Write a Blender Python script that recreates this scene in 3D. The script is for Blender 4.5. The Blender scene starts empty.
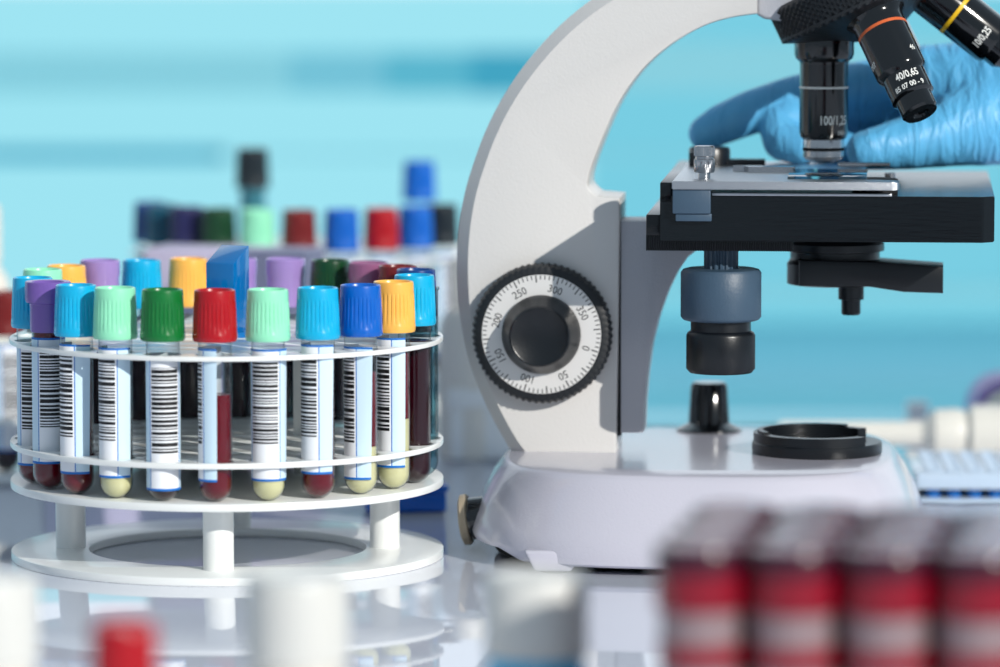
import bpy, bmesh, random
from math import *
from mathutils import Vector, Matrix
random.seed(7)
SC = bpy.context.scene
COL = SC.collection
MM = 0.001
# ------------------------------------------------------------------ camera, world, sun, exposure
F = 4700.0                       # focal length in pixels of the 1000 px wide frame
PITCH = atan(443.5 / F)
CAM_D, CAM_H = 1870.0, 265.77    # mm in front of the rack centre, mm above the table top
cam_d = bpy.data.cameras.new('camera')
cam = bpy.data.objects.new('camera', cam_d)
COL.objects.link(cam)
cam.location = (0, -CAM_D * MM, CAM_H * MM)
cam.rotation_euler = (pi / 2 - PITCH, 0, 0)
cam_d.sensor_width = 36
cam_d.lens = 36 * F / 1000
cam_d.clip_start = 0.02
cam_d.clip_end = 50
cam_d.dof.use_dof = True
cam_d.dof.focus_distance = 1.85
cam_d.dof.aperture_fstop = 5.6
SC.camera = cam

world = bpy.data.worlds.new('world')
SC.world = world
world.use_nodes = True
bg = world.node_tree.nodes['Background']
bg.inputs[0].default_value = (0.56, 0.72, 0.88, 1)
bg.inputs[1].default_value = 0.50

SUN_DIR = Vector((-0.80, 1.0, -0.58))
sun_l = bpy.data.lights.new('sun', 'SUN')
sun_l.energy = 3.6
sun_l.angle = radians(0.6)
sun_l.color = (1.0, 0.965, 0.90)
sun = bpy.data.objects.new('sun', sun_l)
COL.objects.link(sun)
sun.rotation_euler = SUN_DIR.to_track_quat('-Z', 'Y').to_euler()

SC.view_settings.view_transform = 'Standard'
SC.view_settings.look = 'None'
SC.view_settings.gamma = 1.0
SC.view_settings.use_curve_mapping = False
SC.view_settings.exposure = 0.0

# ------------------------------------------------------------------ helpers
def ray(px, py):
    dx = (px - 500) / F
    dy = -(py - 333.5) / F
    return Vector((dx, cos(PITCH) + dy * sin(PITCH), -sin(PITCH) + dy * cos(PITCH)))

def at(px, py, Y):
    """point (mm) at depth Y in the place seen at a pixel"""
    r = ray(px, py)
    return Vector((0, -CAM_D, CAM_H)) + r * ((Y + CAM_D) / r.y)

def lin(c):
    return tuple(((v / 255) / 12.92 if v / 255 <= 0.04045 else ((v / 255 + 0.055) / 1.055) ** 2.4) for v in c)

def mat(name, rgb, rough=0.4, metal=0.0, spec=0.5, coat=0.0, sss=0.0, bump=0.0, bscale=300.0, var=0.0, vscale=60.0,
        trans=0.0, emit=0.0, stretch=None):
    m = bpy.data.materials.new(name)
    m.use_nodes = True
    nt = m.node_tree
    b = nt.nodes['Principled BSDF']
    c = (*lin(rgb), 1)
    b.inputs['Base Color'].default_value = c
    b.inputs['Roughness'].default_value = rough
    b.inputs['Metallic'].default_value = metal
    b.inputs['Specular IOR Level'].default_value = spec
    b.inputs['Coat Weight'].default_value = coat
    b.inputs['Coat Roughness'].default_value = 0.08
    b.inputs['Transmission Weight'].default_value = trans
    if sss:
        b.inputs['Subsurface Weight'].default_value = sss
        b.inputs['Subsurface Radius'].default_value = (1, 1, 1)
        b.inputs['Subsurface Scale'].default_value = 0.002
    if emit:
        b.inputs['Emission Color'].default_value = c
        b.inputs['Emission Strength'].default_value = emit
        b.inputs['Base Color'].default_value = (0, 0, 0, 1)
        b.inputs['Specular IOR Level'].default_value = 0.1
    tc = nt.nodes.new('ShaderNodeTexCoord')
    src = tc.outputs['Object']
    if stretch:
        mp = nt.nodes.new('ShaderNodeMapping')
        mp.inputs['Scale'].default_value = stretch
        nt.links.new(src, mp.inputs['Vector'])
        src = mp.outputs['Vector']
    if bump:
        n = nt.nodes.new('ShaderNodeTexNoise')
        n.inputs['Scale'].default_value = bscale
        n.inputs['Detail'].default_value = 4
        nt.links.new(src, n.inputs['Vector'])
        bp = nt.nodes.new('ShaderNodeBump')
        bp.inputs['Strength'].default_value = bump
        bp.inputs['Distance'].default_value = 0.0005
        nt.links.new(n.outputs['Fac'], bp.inputs['Height'])
        nt.links.new(bp.outputs['Normal'], b.inputs['Normal'])
    if var:
        n2 = nt.nodes.new('ShaderNodeTexNoise')
        n2.inputs['Scale'].default_value = vscale
        n2.inputs['Detail'].default_value = 3
        nt.links.new(src, n2.inputs['Vector'])
        mx = nt.nodes.new('ShaderNodeMix')
        mx.data_type = 'RGBA'
        mx.inputs['A'].default_value = c
        mx.inputs['B'].default_value = (*[v * (1 - var) for v in c[:3]], 1)
        nt.links.new(n2.outputs['Fac'], mx.inputs['Factor'])
        nt.links.new(mx.outputs['Result'], b.inputs['Base Color'])
    return m

def glass(name, tint=(0.93, 0.96, 0.97), gloss_r=0.03, ior=1.45):
    m = bpy.data.materials.new(name)
    m.use_nodes = True
    nt = m.node_tree
    nt.nodes.remove(nt.nodes['Principled BSDF'])
    t = nt.nodes.new('ShaderNodeBsdfTransparent')
    t.inputs[0].default_value = (*tint, 1)
    g = nt.nodes.new('ShaderNodeBsdfGlossy')
    g.inputs['Roughness'].default_value = gloss_r
    lw = nt.nodes.new('ShaderNodeLayerWeight')
    lw.inputs[0].default_value = 0.5
    pw = nt.nodes.new('ShaderNodeMath')
    pw.operation = 'POWER'
    pw.inputs[1].default_value = 2.5
    nt.links.new(lw.outputs['Facing'], pw.inputs[0])
    fr = nt.nodes.new('ShaderNodeMath')
    fr.operation = 'MULTIPLY_ADD'
    fr.inputs[1].default_value = 0.60 * (ior - 1) / 0.45
    fr.inputs[2].default_value = 0.025
    tm = nt.nodes.new('ShaderNodeMix')
    tm.data_type = 'RGBA'
    tm.inputs['A'].default_value = (*tint, 1)
    tm.inputs['B'].default_value = (tint[0] * 0.50, tint[1] * 0.52, tint[2] * 0.54, 1)
    nt.links.new(pw.outputs[0], tm.inputs['Factor'])
    nt.links.new(tm.outputs['Result'], t.inputs[0])
    nt.links.new(pw.outputs[0], fr.inputs[0])
    mx = nt.nodes.new('ShaderNodeMixShader')
    nt.links.new(fr.outputs[0], mx.inputs[0])
    nt.links.new(t.outputs[0], mx.inputs[1])
    nt.links.new(g.outputs[0], mx.inputs[2])
    nt.links.new(mx.outputs[0], nt.nodes['Material Output'].inputs[0])
    return m

def xf(v, M):
    return M @ Vector(v) if M is not None else Vector(v)

class G:
    """collects shapes in mm and links them as one mesh"""
    def __init__(self):
        self.bm = bmesh.new()
    def faces(self, verts, faces, M=None, mi=0, smooth=True):
        vs = [self.bm.verts.new(xf(v, M)) for v in verts]
        for i, f in enumerate(faces):
            try:
                fc = self.bm.faces.new([vs[k] for k in f])
            except ValueError:
                continue
            fc.material_index = mi[i] if isinstance(mi, (list, tuple)) else mi
            fc.smooth = smooth
        return vs
    def lathe(self, prof, seg=48, M=None, mi=0, rmod=None, cap=True):
        """prof: list of (r, z) from one end to the other"""
        V, Fc = [], []
        n = len(prof)
        for j, (r, z) in enumerate(prof):
            for i in range(seg):
                a = 2 * pi * i / seg
                rr = r if rmod is None else r + rmod(i, j, r, z)
                V.append((rr * cos(a), rr * sin(a), z))
        for j in range(n - 1):
            for i in range(seg):
                k = (i + 1) % seg
                Fc.append((j * seg + i, j * seg + k, (j + 1) * seg + k, (j + 1) * seg + i))
        if cap:
            if prof[0][0] > 1e-6:
                Fc.append(tuple(range(seg))[::-1])
            if prof[-1][0] > 1e-6:
                Fc.append(tuple((n - 1) * seg + i for i in range(seg)))
        self.faces(V, Fc, M, mi)
    def box(self, x0, x1, y0, y1, z0, z1, bevel=0.0, M=None, mi=0, seg=2):
        t = bmesh.new()
        bmesh.ops.create_cube(t, size=1)
        for v in t.verts:
            v.co = Vector(((x0 + x1) / 2 + v.co.x * (x1 - x0), (y0 + y1) / 2 + v.co.y * (y1 - y0), (z0 + z1) / 2 + v.co.z * (z1 - z0)))
        if bevel:
            bmesh.ops.bevel(t, geom=t.edges[:], offset=bevel, segments=seg, affect='EDGES', profile=0.5)
        self.take(t, M, mi)
    def take(self, t, M=None, mi=0):
        t.verts.index_update()
        self.faces([v.co.copy() for v in t.verts], [[v.index for v in f.verts] for f in t.faces], M, mi)
        t.free()
    def prism(self, pts, y0, y1, M=None, mi=0, bevels=None):
        """outline pts (x, z) extruded from y0 to y1; bevels: list of (set of edge indices, width, segments)"""
        t = bmesh.new()
        n = len(pts)
        a = [t.verts.new((p[0], y0, p[1])) for p in pts]
        b = [t.verts.new((p[0], y1, p[1])) for p in pts]
        t.faces.new(a)
        t.faces.new(b[::-1])
        for i in range(n):
            k = (i + 1) % n
            t.faces.new((a[i], b[i], b[k], a[k]))
        bmesh.ops.recalc_face_normals(t, faces=t.faces[:])
        if bevels:
            for idx, w, s in bevels:
                es = []
                for i in idx:
                    k = (i + 1) % n
                    for u, v in ((a[i], a[k]), (b[i], b[k])):
                        if u.is_valid and v.is_valid:
                            e = t.edges.get((u, v))
                            if e:
                                es.append(e)
                bmesh.ops.bevel(t, geom=es, offset=w, segments=s, affect='EDGES', profile=0.5, clamp_overlap=True)
        self.take(t, M, mi)
    def tube(self, path, r, seg=16, mi=0, M=None):
        pts = [Vector(p) for p in path]
        rs = r if isinstance(r, (list, tuple)) else [r] * len(pts)
        V, Fc = [], []
        up = Vector((0, 0, 1))
        for j, p in enumerate(pts):
            d = (pts[min(j + 1, len(pts) - 1)] - pts[max(j - 1, 0)]).normalized()
            u = d.cross(up)
            if u.length < 0.05:
                u = d.cross(Vector((0, 1, 0)))
            u.normalize()
            w = d.cross(u)
            for i in range(seg):
                a = 2 * pi * i / seg
                V.append(p + u * cos(a) * rs[j] + w * sin(a) * rs[j])
        for j in range(len(pts) - 1):
            for i in range(seg):
                k = (i + 1) % seg
                Fc.append((j * seg + i, j * seg + k, (j + 1) * seg + k, (j + 1) * seg + i))
        Fc.append(tuple(range(seg))[::-1])
        Fc.append(tuple((len(pts) - 1) * seg + i for i in range(seg)))
        self.faces(V, Fc, M, mi)
    def build(self, name, mats, parent=None, loc=None, rz=0.0, sharp=35, keep_normals=False):
        me = bpy.data.meshes.new(name)
        if not keep_normals:
            bmesh.ops.recalc_face_normals(self.bm, faces=self.bm.faces[:])
        bmesh.ops.scale(self.bm, vec=(MM, MM, MM), verts=self.bm.verts[:])
        self.bm.to_mesh(me)
        self.bm.free()
        if sharp:
            me.set_sharp_from_angle(angle=radians(sharp))
        for m in (mats if isinstance(mats, (list, tuple)) else [mats]):
            me.materials.append(m)
        return link(name, me, parent, loc, rz)

def link(name, me, parent=None, loc=None, rz=0.0):
    o = bpy.data.objects.new(name, me)
    COL.objects.link(o)
    o.parent = parent
    if loc is not None:
        o.location = Vector(loc) * MM
    o.rotation_euler = (0, 0, rz)
    return o

def tag(o, label, cat, group=None, kind=None):
    o['label'] = label
    o['category'] = cat
    if group:
        o['group'] = group
    if kind:
        o['kind'] = kind
    return o

def thing(name, label, cat, loc=(0, 0, 0), rz=0.0, group=None):
    return tag(link(name, None, None, loc, rz), label, cat, group)

def struct(o):
    o['kind'] = 'structure'
    return o

def frame_from_axis(origin, d, up=(0, 0, 1)):
    """matrix whose local z runs along d"""
    z = Vector(d).normalized()
    x = Vector(up).cross(z)
    if x.length < 1e-3:
        x = Vector((1, 0, 0))
    x.normalize()
    y = z.cross(x)
    M = Matrix((x, y, z)).transposed().to_4x4()
    M.translation = Vector(origin)
    return M

def text_mesh(body, size, bold=0.0):
    cu = bpy.data.curves.new('text', 'FONT')
    cu.body = body
    cu.size = size
    cu.align_x = 'CENTER'
    cu.align_y = 'CENTER'
    cu.resolution_u = 3
    cu.offset = bold * size
    o = bpy.data.objects.new('text', cu)
    COL.objects.link(o)
    dg = bpy.context.evaluated_depsgraph_get()
    me = bpy.data.meshes.new_from_object(o.evaluated_get(dg))
    V = [v.co.copy() for v in me.vertices]
    Fc = [tuple(p.vertices) for p in me.polygons]
    bpy.data.objects.remove(o)
    bpy.data.curves.remove(cu)
    bpy.data.meshes.remove(me)
    return V, Fc

def plate_mesh(name, outer, holes, z0, z1, m, bev=0.3):
    """flat round plate with round holes (mm) as a mesh"""
    cu = bpy.data.curves.new(name, 'CURVE')
    cu.dimensions = '2D'
    cu.fill_mode = 'BOTH'
    cu.resolution_u = 12
    cu.extrude = (z1 - z0) / 2 * MM - bev * MM
    cu.bevel_depth = bev * MM
    cu.bevel_resolution = 1
    cu.offset = -bev * MM
    def circ(cx, cy, r, n=8):
        s = cu.splines.new('BEZIER')
        s.bezier_points.add(n - 1)
        s.use_cyclic_u = True
        h = 4 / 3 * tan(pi / (2 * n)) * r
        for i in range(n):
            a = 2 * pi * i / n
            p = Vector((cx + r * cos(a), cy + r * sin(a), 0))
            t = Vector((-sin(a), cos(a), 0)) * h
            b = s.bezier_points[i]
            b.handle_left_type = b.handle_right_type = 'FREE'
            b.co = p * MM
            b.handle_left = (p - t) * MM
            b.handle_right = (p + t) * MM
    circ(0, 0, outer, 16)
    for h in holes:
        circ(*h)
    o = bpy.data.objects.new(name, cu)
    COL.objects.link(o)
    dg = bpy.context.evaluated_depsgraph_get()
    me = bpy.data.meshes.new_from_object(o.evaluated_get(dg))
    bpy.data.objects.remove(o)
    bpy.data.curves.remove(cu)
    me.name = name
    for v in me.vertices:
        v.co.z += (z0 + z1) / 2 * MM
    bm = bmesh.new()
    bm.from_mesh(me)
    bmesh.ops.remove_doubles(bm, verts=bm.verts[:], dist=1e-6)
    bmesh.ops.recalc_face_normals(bm, faces=bm.faces[:])
    for f in bm.faces:
        f.smooth = True
    bm.to_mesh(me)
    bm.free()
    me.set_sharp_from_angle(angle=radians(30))
    me.materials.clear()
    me.materials.append(m)
    return me

# ------------------------------------------------------------------ materials
M = dict(
    table=mat('table_laminate', (228, 231, 243), 0.035, spec=0.75, var=0.04, vscale=8),
    wall=mat('wall_paint', (205, 225, 236), 0.7, bump=0.1, bscale=40),
    floor=mat('floor_vinyl', (120, 135, 150), 0.5, var=0.15, vscale=4),
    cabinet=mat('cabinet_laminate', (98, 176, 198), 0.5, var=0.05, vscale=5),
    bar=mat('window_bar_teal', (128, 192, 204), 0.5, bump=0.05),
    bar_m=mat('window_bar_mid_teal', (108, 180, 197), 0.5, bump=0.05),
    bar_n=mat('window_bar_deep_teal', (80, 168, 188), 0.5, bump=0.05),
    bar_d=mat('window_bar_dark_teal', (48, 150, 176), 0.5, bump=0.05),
    pane=mat('window_light_cyan', (158, 228, 242), 0.5, emit=1.0),
    pane_w=mat('window_light_white', (226, 236, 246), 0.5, emit=1.25),
    pane_d=mat('window_light_deep', (120, 205, 226), 0.5, emit=1.0),
    rack=mat('white_rack_plastic', (236, 238, 236), 0.28, bump=0.15, bscale=900, coat=0.2),
    paint=mat('off_white_paint', (210, 208, 206), 0.36, bump=0.2, bscale=1100, coat=0.1),
    paint_b=mat('base_pearl_paint', (196, 194, 206), 0.2, bump=0.22, bscale=900, coat=0.35),
    grey=mat('grey_paint_and_shade', (176, 178, 186), 0.4, bump=0.4, bscale=1100),
    black=mat('black_anodised', (13, 17, 22), 0.32, bump=0.1, bscale=800),
    blackg=mat('black_gloss', (8, 10, 13), 0.12, coat=0.5, bump=0.02),
    blackm=mat('black_matte', (20, 24, 29), 0.5, bump=0.2, bscale=900),
    knobgrey=mat('slate_grey_plastic', (60, 82, 102), 0.45, bump=0.2, bscale=900),
    rubber=mat('rubber', (10, 11, 12), 0.8, bump=0.2),
    chrome=mat('brushed_steel', (190, 190, 192), 0.22, metal=1.0, bump=0.15, bscale=500),
    alu=mat('satin_aluminium', (196, 198, 202), 0.3, metal=1.0, bump=0.25, bscale=600, stretch=(1, 12, 12)),
    dial=mat('dial_face', (226, 224, 222), 0.35, metal=0.15, bump=0.1, bscale=700),
    ink=mat('black_ink', (10, 10, 12), 0.5),
    white_ink=mat('white_ink', (235, 235, 230), 0.5),
    orange=mat('orange_ring', (214, 100, 50), 0.4),
    yellow=mat('yellow_ring', (240, 190, 20), 0.4),
    tan=mat('tan_disc', (176, 162, 140), 0.55, var=0.2),
    glass=glass('clear_tube_plastic'),
    glass_b=glass('teal_clear_plastic', (0.62, 0.80, 0.84)),
    slide=glass('slide_glass', (0.85, 0.95, 0.97), 0.01, 1.7),
    blood=mat('blood', (112, 4, 24), 0.15, coat=0.15, var=0.35, vscale=120),
    blood_d=mat('clotted_blood', (46, 3, 14), 0.15, coat=0.15, var=0.3, vscale=150),
    captop=mat('pink_translucent_film', (150, 84, 100), 0.15, coat=0.6, var=0.5, vscale=70),
    rim=mat('dark_maroon_rim', (66, 14, 34), 0.2, coat=0.4),
    teal_f=mat('grey_teal_liquid', (96, 146, 156), 0.2),
    serum=mat('pale_separation_gel', (226, 218, 168), 0.25, coat=0.3, sss=0.3, var=0.08, vscale=200),
    lab_w=mat('label_white', (238, 240, 244), 0.5),
    lab_k=mat('label_black', (14, 14, 16), 0.5),
    lab_lb=mat('label_pale_blue', (206, 230, 245), 0.5),
    lab_bl=mat('label_blue_line', (0, 108, 196), 0.5),
    glove=None,
    handle=mat('blue_plastic', (0, 106, 174), 0.12, coat=0.6, sss=0.1),
    white_p=mat('white_plastic', (226, 222, 212), 0.4, bump=0.1),
    redvial=mat('red_translucent_cap', (150, 10, 36), 0.12, coat=0.6, sss=0.3, var=0.3, vscale=90),
    acryl=glass('acrylic', (0.88, 0.90, 0.92), 0.05),
    lilac=mat('lilac_plastic', (150, 120, 190), 0.4),
    frost=mat('frosted_pink_plastic', (158, 136, 140), 0.3, coat=0.3, sss=0.3, var=0.3, vscale=60),
    well=mat('frosted_clear_plastic', (200, 218, 236), 0.2, coat=0.5, sss=0.3),
    bluewell=mat('blue_well_liquid', (40, 140, 230), 0.2),
)
CAPC = {k: mat('cap_' + k, c, 0.27, coat=0.25, sss=0.12, bump=0.08, bscale=900) for k, c in dict(
    cyan=(6, 174, 220), mint=(150, 232, 192), green=(8, 112, 48), red=(172, 4, 20), blue=(0, 96, 192),
    yellow=(252, 186, 84), purple=(118, 88, 168), lilac=(160, 134, 196), dark_green=(10, 62, 30), mauve=(150, 92, 130),
    brown=(116, 22, 20), navy=(8, 62, 130), teal=(10, 84, 108), indigo=(34, 34, 84), black=(24, 34, 40),
    amber=(150, 104, 24), white=(216, 216, 212)).items()}

def glove_mat():
    m = mat('blue_nitrile', (92, 178, 226), 0.45, coat=0.03, sss=0.15)
    nt = m.node_tree
    b = nt.nodes['Principled BSDF']
    tc = nt.nodes.new('ShaderNodeTexCoord')
    w = nt.nodes.new('ShaderNodeTexNoise')
    w.inputs['Scale'].default_value = 60
    w.inputs['Detail'].default_value = 3
    w.inputs['Distortion'].default_value = 1.2
    mp = nt.nodes.new('ShaderNodeMapping')
    mp.inputs['Scale'].default_value = (2.2, 1.0, 0.55)
    bp = nt.nodes.new('ShaderNodeBump')
    bp.inputs['Strength'].default_value = 0.75
    bp.inputs['Distance'].default_value = 0.0035
    nt.links.new(tc.outputs['Object'], mp.inputs['Vector'])
    nt.links.new(mp.outputs['Vector'], w.inputs['Vector'])
    nt.links.new(w.outputs['Fac'], bp.inputs['Height'])
    nt.links.new(bp.outputs['Normal'], b.inputs['Normal'])
    return m
M['glove'] = glove_mat()

# ------------------------------------------------------------------ the setting
def simple(name, x0, x1, y0, y1, z0, z1, m, parent=None, bevel=0):
    g = G()
    g.box(x0, x1, y0, y1, z0, z1, bevel)
    return g.build(name, m, parent)

WALL_Y = 1500
struct(simple('floor', -2500, 2500, -2300, WALL_Y, -920, -900, M['floor']))
WZ = lambda py: at(500, py, WALL_Y).z          # height on the back wall
WX = lambda px: at(px, 333, WALL_Y).x
zs, zt = WZ(385), 900
g = G()                                        # wall around one wide window opening
g.box(-2500, 2500, WALL_Y, WALL_Y + 100, -900, zs)
g.box(-2500, 2500, WALL_Y, WALL_Y + 100, zt, 1700)
g.box(-2500, -1300, WALL_Y, WALL_Y + 100, zs, zt)
g.box(1300, 2500, WALL_Y, WALL_Y + 100, zs, zt)
struct(g.build('wall_back', M['wall']))
win = struct(link('window_1', None, None, (0, WALL_Y, 0)))
def wpart(name, x0, x1, z0, z1, y0, y1, m):
    g = G()
    g.box(x0, x1, y0, y1, z0, z1, 0)
    return g.build(name, m, win)
wpart('window_pane', -1300, WX(590), zs, WZ(-10), 60, 66, M['pane'])
wpart('window_pane', WX(590), 1300, zs, WZ(-10), 60, 66, M['pane_d'])
wpart('window_pane', -1300, 1300, WZ(-10), zt, 60, 66, M['pane_w'])
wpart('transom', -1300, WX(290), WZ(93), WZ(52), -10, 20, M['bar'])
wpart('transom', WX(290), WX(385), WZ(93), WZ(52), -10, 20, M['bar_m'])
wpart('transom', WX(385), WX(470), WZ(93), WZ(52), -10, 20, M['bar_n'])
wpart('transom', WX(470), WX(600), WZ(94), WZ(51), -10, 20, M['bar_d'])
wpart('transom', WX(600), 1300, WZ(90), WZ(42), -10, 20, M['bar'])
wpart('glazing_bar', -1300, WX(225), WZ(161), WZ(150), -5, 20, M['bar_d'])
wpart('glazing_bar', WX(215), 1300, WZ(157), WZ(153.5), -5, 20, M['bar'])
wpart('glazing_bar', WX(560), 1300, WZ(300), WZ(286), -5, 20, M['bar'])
cab = simple('wall_cabinet', -1400, 1400, WALL_Y - 420, WALL_Y - 2, -900, -45, M['cabinet'])
tag(cab, 'teal laminate cabinet run under the window, far behind the white table', 'cabinet')

tb = thing('lab_table', 'glossy white laboratory table with a reflecting top under everything', 'table', (0, -150, -900))
g = G(); g.box(-950, 950, -750, 680, 870, 900, 2); g.build('table_top', M['table'], tb)
for sx in (-900, 900):
    for sy in (-690, 620):
        g = G(); g.box(sx - 25, sx + 25, sy - 25, sy + 25, 0, 870, 3); g.build('leg', M['grey'], tb)

# ------------------------------------------------------------------ tubes
RT, RR = 78.0, 86.5          # tube circle and plate radius
ZB, ZM0, ZM1, ZT0, ZT1 = 31.8, 45.2, 47.4, 86.6, 88.5
_cache = {}
def cached(key, fn):
    if key not in _cache:
        _cache[key] = fn()
    return _cache[key]

def cap_mesh(col, style, R=8.3):
    def mk():
        g = G()
        if style == 'ribbed':
            prof = [(0, 17.2), (5.6, 17.2), (6.1, 18.2), (6.6, 20.0), (7.1, 20.4), (7.5, 20.1), (7.65, 19.2), (7.7, 17.3), (7.75, 15.9), (7.8, 15.2),
                    (7.95, 12), (8.1, 8), (8.2, 4.0), (8.3, 3.2), (8.4, 2.0), (8.35, 0.8), (8.0, 0.0), (6.7, 0.0), (6.7, 6.0), (0, 6.0)]
            n = 120
            rm = lambda i, j, r, z: (-0.30 if (i % 4 in (0,)) else 0.0) if 3.3 < z < 15.5 and 7.7 < r else 0.0
            g.lathe(prof, n, rmod=rm)
        elif style == 'stepped':
            prof = [(0, 19.2), (5.6, 19.2), (6.4, 20.2), (8.2, 20.4), (8.6, 20.0), (8.7, 18), (8.7, 13.2), (8.3, 12.0), (7.1, 11.4), (6.9, 10),
                    (6.9, 1.2), (6.6, 0), (0, 0)]
            rm = lambda i, j, r, z: (-0.12 if i % 2 else 0.0) if z > 12.5 and r > 8.5 else 0.0
            g.lathe(prof, 96, rmod=rm)
        else:
            prof = [(0, 19.6), (6.9, 19.6), (7.4, 20.4), (7.9, 20.0), (8.0, 14), (7.6, 13), (7.7, 6), (7.9, 1), (7.6, 0), (0, 0)]
            g.lathe(prof, 72)
        me = g.build('cap', CAPC[col])
        md = me.data
        bpy.data.objects.remove(me)
        return md
    return cached(('cap', col, style), mk)

def body_mesh(L, m, open_top=False):
    def mk():
        g = G()
        r = 6.5
        prof = [(0, 0)] + [(r * sin(a), r - r * cos(a)) for a in [radians(d) for d in range(10, 91, 10)]] + [(r, L)]
        if open_top:
            prof += [(r + 0.5, L + 0.1), (r + 0.5, L + 1.2), (r - 0.6, L + 1.2), (r - 0.6, 8)]
        g.lathe(prof, 40, cap=False)
        o = g.build('glass_body', m)
        md = o.data
        bpy.data.objects.remove(o)
        return md
    return cached(('body', L, m.name, open_top), mk)

def fluid_mesh(z0, z1, m, name):
    def mk():
        g = G()
        r = 6.05
        c = 0.45 + r
        prof = []
        if z0 < 1:
            prof = [(0, 0.45)] + [(r * sin(a), c - r * cos(a)) for a in [radians(d) for d in range(10, 91, 10)]]
        else:
            prof = [(0, z0), (r, z0)]
        prof += [(r, z1 - 0.5), (r - 0.4, z1), (0, z1 - 0.3)]
        g.lathe(prof, 40)
        o = g.build(name, m)
        md = o.data
        bpy.data.objects.remove(o)
        return md
    return cached(('fluid', z0, z1, m.name), mk)

def label_mesh(z0, z1, centre, flap, seed):
    """wrapped paper label: barcode field between two pale blue margins with blue rules; centre = facing of the bar code in degrees"""
    rnd = random.Random(seed)
    cols = []       # (start angle, end angle, kind)
    c = centre
    a = c - 54 - 44
    segs = [(44, 'lb'), (3.5, 'bl'), (4, 'w'), (99, 'bar'), (6, 'w'), (3.5, 'bl'), (46, 'lb')]
    for w, k in segs:
        n = max(1, int(round(w / 9)))
        for i in range(n):
            cols.append((a + w * i / n, a + w * (i + 1) / n, k))
        a += w
    a_end = a
    rows = [(z0, z0 + 0.9, 'rule'), (z0 + 0.9, z0 + 14.5, 'blank')]
    z = z0 + 14.5
    blk = True
    while z < z1 - 4.2:
        w = rnd.choice([0.5, 0.6, 0.7, 0.9, 1.2, 1.5]) if blk else rnd.choice([0.44, 0.5, 0.62, 0.8])
        rows.append((z, min(z + w, z1 - 4), 'k' if blk else 'g'))
        z += w
        blk = not blk
    rows += [(rows[-1][1], z1 - 0.8, 'blank'), (z1 - 0.8, z1, 'rule')]
    zz = [r[0] for r in rows] + [rows[-1][1]]
    aa = [q[0] for q in cols] + [cols[-1][1]]
    V, Fc, mi = [], [], []
    for zq in zz:
        for q in aa:
            e = max(0.0, (q - (a_end - 40)) / 40)
            r = 6.58 + flap * e * e * (0.35 + 0.65 * (zq - z0) / (z1 - z0) if flap > 0 else 1)
            t = radians(q)
            V.append((r * sin(t), -r * cos(t), zq))
    n = len(aa)
    for j, (_, _, rk) in enumerate(rows):
        for i, (_, _, ck) in enumerate(cols):
            Fc.append((j * n + i, j * n + i + 1, (j + 1) * n + i + 1, (j + 1) * n + i))
            if rk == 'rule':
                mi.append(3)
            elif ck == 'bl':
                mi.append(3)
            elif ck == 'lb':
                mi.append(2)
            elif ck == 'bar' and rk == 'k':
                mi.append(1)
            else:
                mi.append(0)
    g = G()
    g.faces(V, Fc, None, mi)
    # a back sheet gives the paper its thickness
    g.faces([(v[0] * 0.996, v[1] * 0.996, v[2]) for v in V], [f[::-1] for f in Fc], None, 0)
    o = g.build('label', [M['lab_w'], M['lab_k'], M['lab_lb'], M['lab_bl']], keep_normals=True)
    md = o.data
    bpy.data.objects.remove(o)
    return md

def tube(loc, label, cap='cyan', style='ribbed', L=64.0, fluids=((0, 40, 'blood'),), lab=None, group=None, m='glass', dz=0.0, tilt=None):
    t = thing('test_tube', label, 'test tube', loc, 0.0, group)
    if tilt:
        t.rotation_euler = tilt
    link('glass_body', body_mesh(L, M[m], cap is None), t)
    for z0, z1, k in fluids:
        link('gel' if k == 'serum' else 'blood_sample', fluid_mesh(z0, z1, M[k], k), t)
    if cap:
        link('cap', cap_mesh(cap, style), t, (0, 0, L - 2.0 + dz)).scale = (1.035, 1.035, 0.97)
    if lab:
        link('label', label_mesh(*lab), t)
    return t

# ------------------------------------------------------------------ carousel racks
def rack_meshes(extra):
    holes = [(RT * cos(radians(15 * k - 90)), RT * sin(radians(15 * k - 90)), 7.15) for k in range(24)] + extra
    return dict(
        top_plate=plate_mesh('top_plate', RR, holes, ZT0, ZT1, M['rack']),
        middle_plate=plate_mesh('middle_plate', RR, holes, ZM0, ZM1, M['rack']),
        bottom_plate=plate_mesh('bottom_plate', RR, [], ZB - 3.0, ZB, M['rack']),
        base_ring=plate_mesh('base_ring', RR, [(0, 0, 55.5)], 0.0, 3.3, M['rack'], 0.4))
RM = rack_meshes([])
RM2 = rack_meshes([(47 * cos(radians(127)), 47 * sin(radians(127)), 7.15)])
def rack(loc, label, rz=0.0, RM=RM):
    t = thing('tube_rack', label, 'test tube rack', loc, rz, None)
    for k, me in RM.items():
        link(k, me, t)
    for k in range(4):
        a = radians(90 * k - 90)
        g = G()
        g.lathe([(6.0, 3.3), (6.0, ZB - 3.0)], 40)
        g.build('pillar', M['rack'], t, (63 * cos(a), 63 * sin(a), 0))
    for k in range(3):                       # thin posts joining the upper plates
        a = radians(120 * k + 20)
        g = G()
        g.lathe([(2.2, ZB), (2.2, ZM0)], 20)
        g.lathe([(2.2, ZM1), (2.2, ZT0)], 20)
        g.build('post', M['rack'], t, (30 * cos(a), 30 * sin(a), 0))
    return t
RX = -109.2
r1 = rack((RX, 0, 0), 'round white carousel rack holding the barcoded blood tubes beside the microscope')
g = G()
t_ = bmesh.new()
w, d = 6.4, 6.4
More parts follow.
